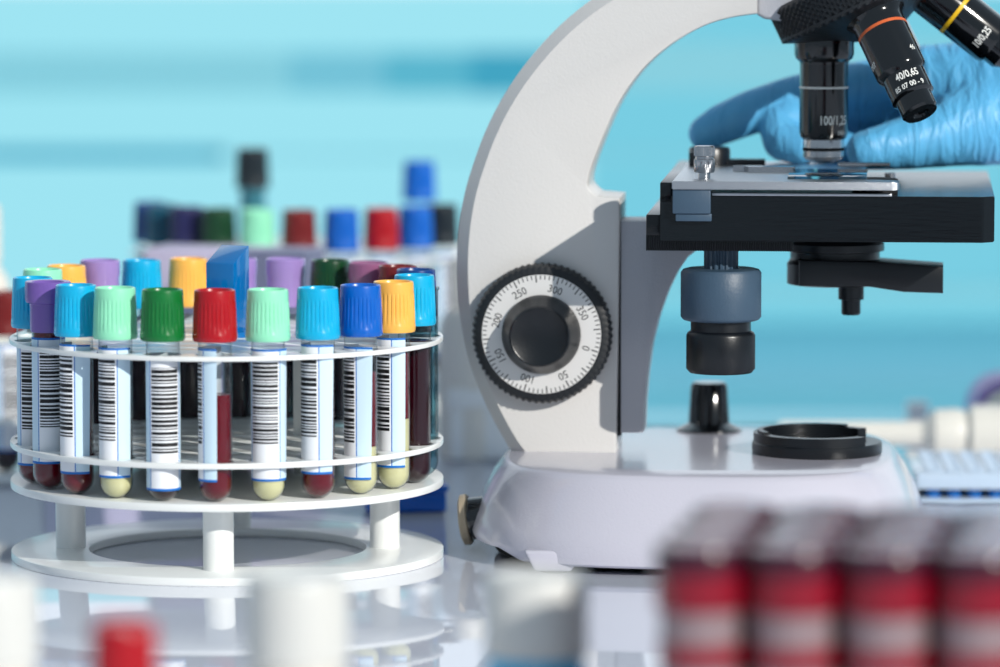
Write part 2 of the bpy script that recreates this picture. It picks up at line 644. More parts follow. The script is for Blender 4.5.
vs = [t_.verts.new(p) for p in [(-w, -d, 0), (w, -d, 0), (w, d, 0), (-w, d, 0), (-w, -d, 29.5), (w, -d, 29.5), (w, d, 36), (-w, d, 36)]]
for f in [(3, 2, 1, 0), (4, 5, 6, 7), (0, 1, 5, 4), (1, 2, 6, 5), (2, 3, 7, 6), (3, 0, 4, 7)]:
    t_.faces.new([vs[i] for i in f])
bmesh.ops.bevel(t_, geom=t_.edges[:], offset=0.5, segments=2, affect='EDGES', profile=0.5)
g.take(t_, Matrix.Translation((0, 0, ZT1)))
g.lathe([(11.5, ZT1), (11.5, ZT1 + 1.2), (10.8, ZT1 + 2.0), (0, ZT1 + 2.0)], 40)
g.build('handle', M['handle'], r1, (0.5, 0, 0), radians(-26))

# slot k stands at angle 15k degrees, measured from the front towards the right
def slot(a):
    t = radians(a)
    return (RX + RT * sin(t), -RT * cos(t), ZB)
G1 = 'blood tubes in the front carousel rack'
SPEC = [  # angle, label, cap, style, fluids, (z0, z1, facing, flap, seed), dz
    (-75, 'cyan-capped blood tube at the far left edge of the rack, barcode to the front', 'cyan', 'ribbed', ((0, 50, 'blood'),), (7.5, 56.5, 6, 0, 1), 0),
    (-60, 'tube with a purple two-step stopper and a full barcode, second from the rack left edge', 'purple', 'stepped', ((0, 66, 'blood'),), (10.5, 60, 20, 0, 2), 0),
    (-45, 'blood tube with cyan ribbed cap just left of the front mint-capped tube', 'cyan', 'ribbed', ((0, 52, 'blood'),), (8.5, 59, -62, 1.6, 3), 0),
    (-30, 'tube with mint green cap and pale gel bottom, left of the green cap', 'mint', 'ribbed', ((0, 9.5, 'serum'), (9.5, 50, 'blood_d')), (8.5, 58.8, -50, 0.5, 4), 0),
    (-15, 'tube with bottle-green ribbed cap and a barcode facing straight forward', 'green', 'ribbed', ((0, 50, 'blood_d'),), (4.5, 56, 8, 0.2, 25), 0),
    (0, 'tube with bright red cap showing red blood beside a narrow blue label', 'red', 'ribbed', ((0, 41.5, 'blood'),), (8.3, 59.5, -100, 0.8, 6), 0),
    (15, 'tube with mint green cap and cream gel bottom, right of the red cap', 'mint', 'ribbed', ((0, 9.0, 'serum'), (9.0, 50, 'blood_d')), (8.2, 59, -15, 0.5, 7), 0),
    (30, 'cyan-capped tube with dark red bottom, left of the royal blue cap', 'cyan', 'ribbed', ((0, 52, 'blood'),), (10, 60, -55, 1.2, 8), 0),
    (45, 'tube with royal blue cap, blood above a cream gel bottom', 'blue', 'ribbed', ((0, 19, 'serum'), (19, 48, 'blood')), (6.3, 58, -74, 2.0, 9), 0),
    (60, 'tube with amber yellow cap and yellow gel lower half, front right', 'yellow', 'ribbed', ((0, 28, 'serum'), (28, 54, 'blood')), (9, 60, -66, 0.5, 10), 0),
    (75, 'unlabelled tube of dark blood under a cyan cap at the rack right edge', 'cyan', 'ribbed', ((0, 57, 'blood_d'),), None, 1.0),
    (90, 'open empty tube without a cap standing at the right edge of the rack', None, 'ribbed', (), None, 0),
    (105, 'navy-capped tube mostly hidden behind the cyan cap at the rack right edge', 'navy', 'ribbed', ((0, 50, 'blood_d'),), (8, 58, 180, 0, 12), 0),
    (120, 'brown-red capped tube in the back row between the mauve and navy caps', 'brown', 'ribbed', ((0, 50, 'blood_d'),), (8, 58, 200, 0, 13), 0),
    (135, 'mauve-capped tube in the back row right of the dark green cap', 'mauve', 'plain', ((0, 50, 'blood_d'),), (8, 58, 170, 0, 14), 0),
    (150, 'dark green capped tube in the back row above the gap between cyan and blue caps', 'dark_green', 'ribbed', ((0, 50, 'blood_d'),), (8, 58, 180, 0, 15), 0),
    (165, 'lilac plain-capped tube in the back row, right of the blue handle', 'lilac', 'plain', ((0, 45, 'blood_d'),), (8, 58, 200, 0, 16), 0),
    (180, 'lilac-capped tube half hidden directly behind the blue wedge handle', 'lilac', 'plain', ((0, 45, 'blood_d'),), (8, 58, 190, 0, 17), 0),
    (195, 'amber yellow capped tube in the back row left of the blue handle', 'yellow', 'ribbed', ((0, 48, 'blood_d'),), (8, 58, 180, 0, 18), 0),
    (210, 'cyan-capped tube in the back row, seen between mint and green front caps', 'cyan', 'ribbed', ((0, 50, 'blood_d'),), (8, 58, 160, 0, 19), 0),
    (225, 'lilac plain-capped tube in the back row, left of the back cyan cap', 'lilac', 'plain', ((0, 50, 'blood_d'),), (8, 58, 170, 0, 20), 1.0),
    (240, 'amber yellow capped tube in the back row behind the left front cyan cap', 'yellow', 'ribbed', ((0, 50, 'blood_d'),), (8, 58, 180, 0, 21), 0),
    (255, 'mint-capped tube in the back row peeking out over the purple stopper', 'mint', 'ribbed', ((0, 50, 'blood_d'),), (8, 58, 180, 0, 22), 0),
]
for a, lab, cap, st, fl, lb, dz in SPEC:
    tube(slot(a), lab, cap, st, 64.0 if cap else 75.0, fl, lb, G1, 'glass' if cap else 'glass_b', dz)

# ------------------------------------------------------------------ second carousel, out of focus
R2 = (-96, 450)
rack((R2[0], R2[1], 0), 'out-of-focus round white tube rack standing further back, behind the front rack', 0.0, RM2)
G2 = 'blurred tubes in the rear carousel rack'
S2 = [(-75, 'navy-capped blurred tube at the left end of the rear rack', 'navy'), (-60, 'dark teal capped blurred tube second from the left in the rear rack', 'teal'),
      (-45, 'indigo-capped blurred tube third from the left in the rear rack', 'indigo'), (-30, 'dark green capped blurred tube in the left half of the rear rack', 'dark_green'),
      (-15, 'mint-capped blurred tube under the tall dark tube in the rear rack', 'mint'), (0, 'dark red capped blurred tube right of the mint cap in the rear rack', 'brown'),
      (15, 'royal blue capped blurred tube left of the bright red cap in the rear rack', 'blue'), (30, 'bright red capped blurred tube in the right half of the rear rack', 'red'),
      (45, 'royal blue capped blurred tube right of the bright red cap in the rear rack', 'blue'), (60, 'black-capped blurred tube near the right end of the rear rack', 'black')]
for a, lab, cap in S2:
    t = radians(a)
    tube((R2[0] + RT * sin(t), R2[1] - RT * cos(t), ZB), lab, cap, 'ribbed', 64.0, ((0, 50, 'blood_d'),), (8, 58, min(a, 90), 0, 140 + a), G2)
a = radians(127)
tube((R2[0] + 47 * cos(a), R2[1] + 47 * sin(a), ZB), 'tall clear tube with black cap rising above the left half of the rear rack', 'black', 'ribbed', 87, ((0, 60, 'blood_d'), (60, 66, 'serum'), (66, 84, 'teal_f')), None, None, 'glass_b')
a = radians(45)
tube((R2[0] + RT * cos(a), R2[1] + RT * sin(a), ZB), 'blue-capped clear tube raised high over the right half of the rear rack', 'blue', 'ribbed', 79.5, ((0, 30, 'blood'),))

# ------------------------------------------------------------------ microscope
SX, SY, SA = 82.0, 41.0, radians(-5)
mic = thing('microscope', 'white and black laboratory microscope with dial focus knob on the glossy table', 'microscope', (SX, SY, 0), SA)
RI_ = Matrix.Rotation(-SA, 3, 'Z')
def L(px, py, ly):
    o = RI_ @ (Vector((0, -CAM_D, CAM_H)) - Vector((SX, SY, 0)))
    r = RI_ @ ray(px, py)
    return o + r * ((ly - o.y) / r.y)
def LX(px, ly, z=150):
    py = 333.5
    for _ in range(3):
        py += (L(px, py, ly).z - z) * 2.45
    return L(px, py, ly).x

# base
def se(a, ax, ay, n=2.9):
    c, s = cos(a), sin(a)
    return (ax * copysign(abs(c) ** (2 / n), c), ay * copysign(abs(s) ** (2 / n), s))
def ring_loft(g, rings, seg=160, mi=0, M_=None, a0=0, a1=2 * pi, closed=True, capb=True, capt=True):
    V, Fc = [], []
    n = seg if closed else seg + 1
    for z, ax, ay in rings:
        for i in range(n):
            x, y = se(a0 + (a1 - a0) * i / seg, ax, ay)
            V.append((x, y, z))
    for j in range(len(rings) - 1):
        for i in range(seg):
            k = (i + 1) % n
            Fc.append((j * n + i, j * n + k, (j + 1) * n + k, (j + 1) * n + i))
    if capb: Fc.append(tuple(range(n))[::-1])
    if capt: Fc.append(tuple((len(rings) - 1) * n + i for i in range(n)))
    g.faces(V, Fc, M_, mi)
g = G()
ring_loft(g, [(3.2, 84, 94), (3.2, 90.3, 104.2), (4.2, 91.6, 105.6), (9, 92.2, 105.8), (16, 90.4, 102.8), (24, 87.2, 98.2), (31, 83.6, 95.0), (35.5, 80.4, 92.4),
              (37.3, 78.8, 91), (38, 77.2, 89.6), (38.1, 60, 70)])
for v in g.bm.verts:                      # the skirt rises a little at both flanks
    if v.co.z < 10:
        k = min(1, max(0, (abs(v.co.x) - 66) / 10))
        v.co.z += 3.8 * k * (10 - v.co.z) / 7
g.build('base', M['paint_b'], mic, sharp=50)
g = G()
ring_loft(g, [(1.6, 78, 90), (1.6, 83, 94), (4.5, 83, 94), (4.5, 78, 90)])
g.build('under_plate', M['rubber'], mic)
for sx_ in (-1, 1):
    for sy_ in (-1, 1):
        fx, fy = 53 * sx_, 92 * sy_
        t_ = bmesh.new()
        vs = [t_.verts.new((fx + dx * w_, fy + dy * 6.5, z_)) for z_, w_ in ((1.0, 7.2), (9.0, 11.5)) for dx, dy in ((-1, -1), (1, -1), (1, 1), (-1, 1))]
        for f in [(3, 2, 1, 0), (4, 5, 6, 7), (0, 1, 5, 4), (1, 2, 6, 5), (2, 3, 7, 6), (3, 0, 4, 7)]:
            t_.faces.new([vs[i] for i in f])
        bmesh.ops.bevel(t_, geom=t_.edges[:], offset=1.2, segments=3, affect='EDGES', profile=0.5)
        g = G()
        g.take(t_)
        ft = g.build('foot', M['paint_b'], mic)
        g = G(); g.lathe([(5, 0), (5.5, 0.3), (5.5, 1.4), (0, 1.4)], 24)
        g.build('rubber_pad', M['rubber'], ft, (fx, fy, 0))

# arm: a C-shaped casting
def smooth(pts, k=4):
    out = []
    n = len(pts)
    for i in range(n - 1):
        p0, p1, p2, p3 = pts[max(i - 1, 0)], pts[i], pts[i + 1], pts[min(i + 2, n - 1)]
        for s in range(k):
            t = s / k
            out.append(tuple(0.5 * (2 * p1[c] + (p2[c] - p0[c]) * t + (2 * p0[c] - 5 * p1[c] + 4 * p2[c] - p3[c]) * t * t +
                                    (3 * p1[c] - p0[c] - 3 * p2[c] + p3[c]) * t ** 3) for c in (0, 1)))
    out.append(pts[-1])
    return out
AY0, AY1 = -15.0, 25.0
outer = [(510, 452), (497, 430), (483, 402), (471, 372), (463, 342), (458, 312), (456, 282), (456, 252), (458.5, 222), (464, 192), (472, 165),
         (483, 135), (497, 106), (515, 77), (537, 49), (562, 23), (592, -1), (625, -20), (665, -34), (710, -41), (757, -43)]
inner = [(757, 14), (735, 17), (712, 23), (690, 33), (668, 47), (648, 64), (631, 84), (616, 108), (604, 135), (594, 160), (589, 176), (588, 186), (592, 192)]
tail = [(597, 196), (620, 198), (616, 453)]
so, si = smooth(outer), smooth(inner)
pl = []
for p in so + si + tail:
    v = L(p[0], p[1], AY0)
    pl.append((v.x, v.z))
base_z = 38.0
pl[0] = (pl[0][0], base_z); pl[-1] = (pl[-1][0], base_z)
no, ni = len(so), len(si)
g = G()
g.prism(pl, AY0, AY1, bevels=[(set(range(0, no - 1)), 5.0, 1), (set(range(no, no + ni + 2)), 1.2, 2)])
g.build('arm', M['paint'], mic, sharp=28)
# stage bracket beside the arm
br = [(621, 221), (640, 221), (660, 221), (700, 240), (697, 250), (688, 257), (677, 273), (667, 294), (658, 319), (651, 347), (646.5, 378), (644, 405), (643, 433), (621, 433)]
pl = [(L(x, y, -11).x, L(x, y, -11).z) for x, y in br]
g = G()
g.prism(pl, -11, 16, bevels=[(set(range(0, 13)), 0.8, 2)])
g.build('stage_bracket', M['grey'], mic)  # darker grey than the arm: the bracket's shade is put into its colour
g = G()
x0, x1 = LX(616.5, -10), LX(621.5, -10)
g.box(x0, x1, -9, 12, L(618, 436, -10).z, L(618, 222, -10).z)
g.build('dovetail_slide', M['blackm'], mic)

# focus knob
kc = L(541.7, 334, -22)
MK = Matrix.Translation((kc.x, 0, kc.z)) @ Matrix.Rotation(radians(90), 4, 'X')   # local z -> -y
k1 = G()
k1.lathe([(24, 14.6), (27.4, 14.8), (28.2, 15.6), (28.2, 20.5), (27.2, 22.6), (25.2, 23.4), (24.4, 23.4), (24.4, 23.0), (0, 23.0)], 264, MK,
         rmod=lambda i, j, r, z: (0.35 if (i // 2) % 2 else -0.2) if r > 26.5 else 0)
kn = k1.build('coarse_knob', M['blackm'], mic, sharp=40)
g = G()
g.lathe([(24.2, 23.05), (24.2, 23.5), (15.0, 23.5), (15.0, 23.05)], 96, MK)
dl = g.build('dial', M['dial'], kn)
g = G()
for i in range(80):
    a = radians(-17 + 4.5 * i)
    big = i % 5 == 0
    r0 = 21.2 if big else 22.3
    w = 0.24 if big else 0.19
    R_ = MK @ Matrix.Rotation(a, 4, 'Z')
    g.faces([(r0, -w, 23.56), (24.0, -w, 23.56), (24.0, w, 23.56), (r0, w, 23.56)], [(0, 1, 2, 3)], R_)
for i, tx in enumerate(['0', '350', '300', '250', '200', '150', '100', '50']):
    a = radians(-17 + 45 * i)
    V, Fc = text_mesh(tx, 4.4)
    R_ = MK @ Matrix.Rotation(a, 4, 'Z') @ Matrix.Translation((18.7, 0, 23.56)) @ Matrix.Rotation(radians(-90), 4, 'Z') @ Matrix.Diagonal((0.92, 1, 1, 1))
    g.faces(V, Fc, R_)
g.build('dial_markings', M['ink'], kn, sharp=0)
g = G()
g.lathe([(15.6, 23.0), (16.0, 23.6), (16.0, 25.0), (15.0, 27.0), (12.6, 33.0), (12.1, 34.4), (11.6, 35.0), (11.1, 34.6), (0, 34.5)], 200, MK,
        rmod=lambda i, j, r, z: (0.12 if i % 2 else -0.12) if 12.2 < r < 15.3 and z > 24 else 0)
g.build('fine_knob', M['black'], kn, sharp=40)

# head and nosepiece
hd = [(757, -43), (757, 15), (764, 19), (785, 22), (800, 14), (870, -8), (900, -30), (900, -75), (757, -75)]
pl = [(L(x, y, -10).x, L(x, y, -10).z) for x, y in hd]
g = G()
g.prism(pl, -9, 22, bevels=[(set(range(0, 9)), 1.5, 3)])
g.build('head', M['grey'], mic)
OY = 8.0
ap = L(825, -91, OY)
AX = Vector((sin(radians(26)), 0, -cos(radians(26))))
E1 = Vector((-cos(radians(26)), 0, -sin(radians(26))))
E2 = Vector((0, -1, 0))
MN = frame_from_axis(ap, AX, (0, 1, 0))
g = G()
kn0 = lambda i, j, r, z: (0.9 if (i // 2 + j) % 2 else 0.0) if 38.1 < r < 38.45 else 0
g.lathe([(24, 27.0), (36.5, 27.4), (38.0, 28.4)] + [(38.2 + 0.01 * k, 29.4 + 1.25 * k) for k in range(9)] + [(39.2, 39.9), (39.2, 40.9), (38.2, 41.8), (36.5, 42.9),
         (24, 48.8), (10, 55), (0, 55)], 264, MN, rmod=kn0)
g.build('nosepiece', M['blackm'], mic, sharp=30)

def obj_dir(phi):
    p = radians(phi)
    return (AX * cos(radians(26)) + (E1 * cos(p) + E2 * sin(p)) * sin(radians(26))).normalized()
def cyl_text(parent, body, size, Mf, r, t, ang, name='engraving', condense=0.8):
    V, Fc = text_mesh(body, size, 0.02)
    out = []
    for v in V:
        a = -radians(ang) - v.x * condense / r
        out.append(((r + 0.06) * cos(a), (r + 0.06) * sin(a), t - v.y))
    g = G()
    g.faces(out, Fc, Mf)
    return g.build(name, M['white_ink'], parent, sharp=0)
def ring(parent, Mf, r, t0, t1, m, name='colour_ring'):
    g = G()
    g.lathe([(r - 0.4, t0), (r + 0.07, t0), (r + 0.07, t1), (r - 0.4, t1)], 64, Mf)
    return g.build(name, m, parent)
def objective(phi, prof, tail, nm='objective'):
    d = obj_dir(phi)
    # local frame: z along the objective, x towards the viewer side
    z = d
    x = Vector((0, -1, 0)) - z * z.dot(Vector((0, -1, 0)))
    x.normalize()
    y = z.cross(x)
    Mf = Matrix((x, y, z)).transposed().to_4x4()
    Mf.translation = ap
    g = G()
    g.lathe(prof, 72, Mf)
    ob = g.build(nm, M['blackg'], mic, sharp=30)
    g = G()
    g.lathe(tail, 72, Mf)
    g.build('lens_barrel', M['chrome'] if phi == 0 else M['blackg'], ob, sharp=30)
    return ob, Mf
S = 1 / 2.43
t0 = 43 + 91
def T(py): return (py + 91) * S
ob, Mf = objective(0, [(0, T(36)), (12.2, T(36)), (12.2, T(52)), (11.6, T(56)), (10.1, T(59)), (9.9, T(62)), (9.9, T(129)), (9.4, T(134)), (8.4, T(136)), (0, T(136))],
                   [(0, T(135)), (8.1, T(135)), (8.4, T(137)), (8.4, T(144)), (7.9, T(145)), (7.9, T(146.5)), (8.4, T(147)), (8.4, T(153)), (7.4, T(156)), (5.2, T(158)), (4.6, T(159)), (0, T(159))])
ring(ob, Mf, 9.9, T(83.6), T(85.6), M['white_ink'])
ring(ob, Mf, 8.45, T(144.6), T(147.2), M['rubber'], 'groove_ring')
cyl_text(ob, '100/1,25', 5.2, Mf, 9.9, T(117), 28, condense=0.72)
cyl_text(ob, '160/-', 2.6, Mf, 9.9, T(129), 48)
K = 1 / 2.43
ob, Mf = objective(90, [(0, 44), (13.5, 44), (13.6, 50), (12.6, 53), (10.9, 55), (10.4, 57), (10.4, 80), (10.0, 81), (8.9, 82.6), (0, 82.6)],
                   [(0, 82), (8.9, 82), (8.9, 92), (8.2, 92.6), (7.6, 93), (7.6, 99), (6.8, 100), (3.4, 100), (2.8, 99), (0, 99)])
ring(ob, Mf, 10.4, 60.5, 61.8, M['orange'])
cyl_text(ob, '40/0,65', 4.4, Mf, 8.9, 85.6, 12, condense=0.75)
cyl_text(ob, '85 07 00 - 9', 3.1, Mf, 8.9, 90.2, 6, condense=0.85)
cyl_text(ob, '46', 3.2, Mf, 10.4, 75, 52)
cyl_text(ob, '0/07', 3.2, Mf, 10.4, 75, -62)
ob, Mf = objective(180, [(0, 42), (12.5, 42), (12.5, 48), (10.2, 50), (10.2, 86), (9.4, 88), (0, 88)],
                   [(0, 87), (8.4, 87), (8.4, 93), (6.5, 96), (0, 96)])
ring(ob, Mf, 10.2, 67.0, 68.6, M['yellow'])
cyl_text(ob, '10/0,25', 4.4, Mf, 10.2, 82, -8, condense=0.75)
objective(270, [(0, 44), (12.5, 44), (12.5, 50), (10.2, 52), (10.2, 76), (9.4, 78), (0, 78)], [(0, 77), (8.4, 77), (7, 84), (0, 84)])

# stage
FY, BY = -72.0, 100.0
z1 = L(985, 197, FY).z
z0 = L(985, 243, FY).z
xl, xr = LX(660, FY), LX(995, FY)
g = G()
t_ = bmesh.new()
c = 4.6
ol = [(xl, FY), (xr - c, FY), (xr, FY + c), (xr, BY), (xl, BY)]
a = [t_.verts.new((x, y, z0)) for x, y in ol]
b = [t_.verts.new((x, y, z1)) for x, y in ol]
t_.faces.new(a[::-1]); t_.faces.new(b)
for i in range(5):
    k = (i + 1) % 5
    t_.faces.new((a[i], a[k], b[k], b[i]))
bmesh.ops.bevel(t_, geom=t_.edges[:], offset=0.35, segments=2, affect='EDGES')
g.take(t_)
g.box(LX(645, FY), xl + 1, FY + 8, BY - 30, z0 + 1.5, L(645, 216, FY).z, 0.4)
g.box(xl, LX(672, FY), FY, BY - 20, z1 - 3, z1 + 5, 0.4)
st = g.build('stage', mat('stage_black', (7, 12, 16), 0.2, bump=0.15, bscale=300, stretch=(0.3, 1, 3)), mic)
g = G()
zr = L(700, 251, FY + 8).z
x0, x1 = LX(645, FY), LX(792, FY)
n = 62
for i in range(n):
    xa = x0 + (x1 - x0) * i / n
    g.box(xa, xa + (x1 - x0) / n * 0.6, FY + 8, FY + 14, zr, z0 + 1.6)
g.box(x0, x1, FY + 10, FY + 16, zr, z0 + 1.6)
g.build('rack_strip', M['blackm'], st)
# mechanical stage: plate with a rounded right end, slot and clamp parts
xa, xb = LX(672, FY - 4), LX(899, FY - 4)
zpl = z1 + 2.6
g = G()
t_ = bmesh.new()
yb = 62
ol = [(xa, FY - 5), (xb - 3, FY - 5), (xb - 0.8, FY - 4.2), (xb, FY - 2), (xb, FY + 8), (xb - 8, FY + 12), (LX(866, FY), FY + 12), (LX(862, FY), yb), (xa, yb)]
a = [t_.verts.new((x, y, zpl)) for x, y in ol]
b = [t_.verts.new((x, y, zpl + 3.2)) for x, y in ol]
t_.faces.new(a[::-1]); t_.faces.new(b)
for i in range(len(ol)):
    k = (i + 1) % len(ol)
    t_.faces.new((a[i], a[k], b[k], b[i]))
bmesh.ops.bevel(t_, geom=t_.edges[:], offset=0.3, segments=2, affect='EDGES')
g.take(t_)
hp = g.build('holder_plate', M['alu'], st)
ztop = zpl + 3.2
g = G()
g.box(LX(712, FY), LX(892, FY), FY - 1, FY + 6, z1, z1 + 1.0, 0.2)
g.build('guide_rail', M['alu'], st)
g = G()
g.box(LX(673, FY), LX(711, FY), FY - 4.0, FY + 10, z1 - 7.0, zpl, 0.5)
g.box(LX(676, FY), LX(712, FY), FY - 3.0, FY + 6, z1 - 10.0, z1 - 7.0, 0.4)
g.build('slider_block', M['knobgrey'], st)
g = G()
sx = LX(704, FY + 12)
MS = Matrix.Translation((sx, FY + 14, ztop))
g.lathe([(2.4, 0), (2.4, 2.2), (3.7, 2.4), (4.0, 3.0), (4.0, 7.6), (3.6, 8.0), (3.6, 8.6), (4.0, 9.0), (4.0, 12.4), (3.6, 12.9), (0, 12.9)], 64, MS,
        rmod=lambda i, j, r, z: (0.14 if i % 2 else -0.05) if r > 3.9 else 0)
g.build('thumb_screw', M['chrome'], hp)
g = G()
kx = LX(709, 30)
g.lathe([(8.6, 0), (8.6, 6.4), (8.0, 7.4), (0, 7.4)], 48, Matrix.Translation((kx, 34, ztop + 0.0)))
g.box(kx, LX(765, 30), 30, 36, ztop + 0.0, ztop + 2.6, 0.4)
g.box(kx - 8, kx - 3, 22, 30, ztop, ztop + 6, 0.5)
g.build('clamp_lever', M['black'], hp)
g = G()
cl = [(LX(733, -12), -12), (LX(744, -12), -12), (LX(748, -20), -18), (LX(793, -20), -18), (LX(795, -20), -14), (LX(790, -14), -12), (LX(752, -12), -8), (LX(733, -10), -10)]
t_ = bmesh.new()
a = [t_.verts.new((x, y, ztop)) for x, y in cl]
b = [t_.verts.new((x, y, ztop + 2.4)) for x, y in cl]
t_.faces.new(a[::-1]); t_.faces.new(b)
for i in range(len(cl)):
    k = (i + 1) % len(cl)
    t_.faces.new((a[i], a[k], b[k], b[i]))
g.take(t_)
g.build('slide_clip', M['chrome'], hp)
g = G()
g.tube([(LX(838, 14), 14, ztop + 1.6), (LX(890, 14), 14, ztop + 1.6)], 1.0)
g.lathe([(2.2, 0), (2.2, 4), (0, 4)], 24, Matrix.Translation((LX(890, 14), 14, z1)))
g.build('clip_pin', M['chrome'], st)
g = G()                                             # dark opening ring beside the holder
g.lathe([(9, z1), (9, zpl + 2.8), (8, zpl + 3.1), (0, zpl + 2.7)], 48, Matrix.Translation((LX(875, FY + 23), FY + 23, 0)))
g.build('aperture', M['rubber'], st)

# substage: iris ring, filter lever, stub
def Z(py, ly): return L(700, py, ly).z
sy = 0.0
cx = LX(835, sy, 120)
g = G()
g.lathe([(18.5, Z(283, sy) ), (19.5, Z(282, sy)), (19.5, Z(262, sy)), (18.8, Z(260, sy)), (18.2, Z(257, sy)), (18.2, Z(250, sy)), (20, Z(249, sy)), (20, Z(242, sy)), (15, z0 + 0.1)], 72, Matrix.Translation((cx, sy, 0)))
sub = g.build('condenser', M['black'], mic)
g = G()
lx = [(LX(800, -12), Z(284, -12)), (LX(870, -12), Z(284, -12)), (LX(905, -12), Z(289, -12)), (LX(944, -12), Z(290, -12)), (LX(944, -12), Z(264, -12)), (LX(870, -12), Z(259, -12)), (LX(800, -12), Z(258, -12))]
g.prism(lx, -20, 6, bevels=[(set(range(7)), 0.6, 2)])
g.build('filter_lever', M['black'], sub)
g = G()
g.lathe([(5.2, Z(285, -8)), (5.2, Z(298, -8)), (3.9, Z(298.5, -8)), (3.9, Z(312, -8)), (3.4, Z(313.5, -8)), (0, Z(313.5, -8))], 32, Matrix.Translation((LX(851, -8, 100), -8, 0)))
g.build('lever_pin', M['black'], sub)
# coaxial stage controls
cy = -48.0
cx = LX(721, cy, 110)
MC = Matrix.Translation((cx, cy, 0))
g = G()
g.lathe([(0, Z(240, cy)), (6.4, Z(240, cy)), (6.4, Z(269, cy)), (0, Z(269, cy))], 72, MC, rmod=lambda i, j, r, z: (0.5 if (i // 2) % 2 else -0.3) if r > 6 else 0)
cs = g.build('control_shaft', M['knobgrey'], mic, sharp=30)
kr = lambda i, j, r, z: (0.12 if i % 2 else -0.1) if r > 13.2 else 0
g = G()
r = 15.9
g.lathe([(0, Z(268, cy)), (r - 2.2, Z(268, cy)), (r - 0.8, Z(269, cy)), (r, Z(272, cy)), (r, Z(316, cy)), (r - 0.8, Z(319, cy)), (r - 2, Z(320, cy)), (0, Z(320, cy))], 160, MC,
        rmod=lambda i, j, q, z: (0.14 if i % 2 else -0.1) if q > 15.5 else 0)
g.build('stage_knob', M['knobgrey'], cs, sharp=40)
g = G()
g.lathe([(0, Z(319, cy)), (12.0, Z(319, cy)), (12.0, Z(330, cy)), (13.2, Z(332, cy)), (13.6, Z(335, cy)), (13.6, Z(368, cy)), (12.4, Z(372, cy)), (0, Z(372, cy))], 160, MC,
        rmod=lambda i, j, q, z: (0.13 if i % 2 else -0.1) if q > 13.4 else 0)
g.build('stage_knob', M['black'], cs, sharp=40)

# base fittings
p = L(709, 428, 70)
ky = 66.0
kx = LX(709, ky, 40)
g = G()
g.lathe([(0, 38.1), (13.8, 38.1), (13.9, 38.8), (12.5, 39.6), (8.8, 41.5), (8.2, 42.5), (7.3, 57.2), (6.6, 58.6), (0, 58.6)], 144, Matrix.Translation((kx, ky, 0)),
        rmod=lambda i, j, r, z: (0.45 if (i // 4) % 3 else -0.5) if 7 < r < 8.5 else 0)
g.build('dimmer_knob', M['blackg'], mic, sharp=40)
iy = -8.0
ix = LX(817, iy, 42)
g = G()
MI = Matrix.Translation((ix, iy, 0))
g.lathe([(20, 38.1), (26.2, 38.1), (26.4, 38.6), (26.4, 42.2), (26.0, 42.8), (20, 42.8), (20, 38.1)], 96, MI, cap=False)
def arc(g, r0, r1, z0_, z1_, a0, a1, n=60, M_=None):
    V, Fc = [], []
    for i in range(n + 1):
        a = radians(a0 + (a1 - a0) * i / n)
        for r_, z_ in ((r0, z0_), (r1, z0_), (r1, z1_), (r0, z1_)):
            V.append((r_ * cos(a), r_ * sin(a), z_))
    for i in range(n):
        for j in range(4):
            k = (j + 1) % 4
            Fc.append((i * 4 + j, (i + 1) * 4 + j, (i + 1) * 4 + k, i * 4 + k))
    Fc.append((0, 1, 2, 3)); Fc.append((n * 4 + 3, n * 4 + 2, n * 4 + 1, n * 4))
    g.faces(V, Fc, M_)
arc(g, 21.5, 25.8, 42.8, 46.4, -320, -40, 80, MI)
arc(g, 22.0, 24.2, 46.4, 47.4, -300, -150, 50, MI)
fr = g.build('field_ring', M['black'], mic, sharp=30)
g = G()
g.lathe([(20.2, 39.0), (20.2, 40.6), (12, 42.0), (0, 42.4)], 64, MI)
g.build('lamp_lens', M['blackg'], fr)
# lamp knob on the left flank
g = G()
kz = L(466, 525, 0).z
MLK = Matrix.Translation((-86.5, -36, 13.5)) @ Matrix.Rotation(radians(-97), 4, 'Y')
g.lathe([(0, -3), (8.6, -3), (8.6, 4.6), (7.8, 5.4), (0, 5.4)], 48, MLK @ Matrix.Translation((0, 0, 0)))
sk = g.build('side_knob', M['blackg'], mic)
g = G()
g.lathe([(0, 5.0), (9.6, 5.0), (10.4, 6.0), (10.2, 8.2), (8.0, 9.2), (0, 9.4)], 48, MLK @ Matrix.Translation((-0.5, 3.0, 0)))
g.build('knob_disc', M['tan'], sk)

# slide on the stage
sl = L(832, 172, 0)
g = G()
g.box(-17, 14, -26, 26, 0, 1.1, 0.1)
slide = g.build('microscope_slide', M['slide'], None)
c_ = Matrix.Rotation(SA, 3, 'Z') @ Vector((LX(832, -30), -34, ztop + 0.02)) + Vector((SX, SY, 0))
slide.location = c_ * MM
slide.rotation_euler = (0, 0, SA)
tag(slide, 'thin clear glass slide lying on the metal stage plate below the vertical objective', 'microscope slide')

# ------------------------------------------------------------------ gloved hand
def capsule(g, p, r, q, s, seg=24):
    p, q = Vector(p), Vector(q)
    d = (q - p)
    Mf = frame_from_axis(p, d, (0, 0.3, 1))
    Ln = d.length
    prof = [(0, -r)] + [(r * sin(radians(a)), -r * cos(radians(a))) for a in range(15, 91, 15)] + \
           [(s * cos(radians(a)), Ln + s * sin(radians(a))) for a in range(0, 90, 15)] + [(0, Ln + s)]
    g.lathe(prof, seg, Mf)
def chain(g, pts):
    for i in range(len(pts) - 1):
        capsule(g, pts[i][0], pts[i][1], pts[i + 1][0], pts[i + 1][1])
g = G()
A = at
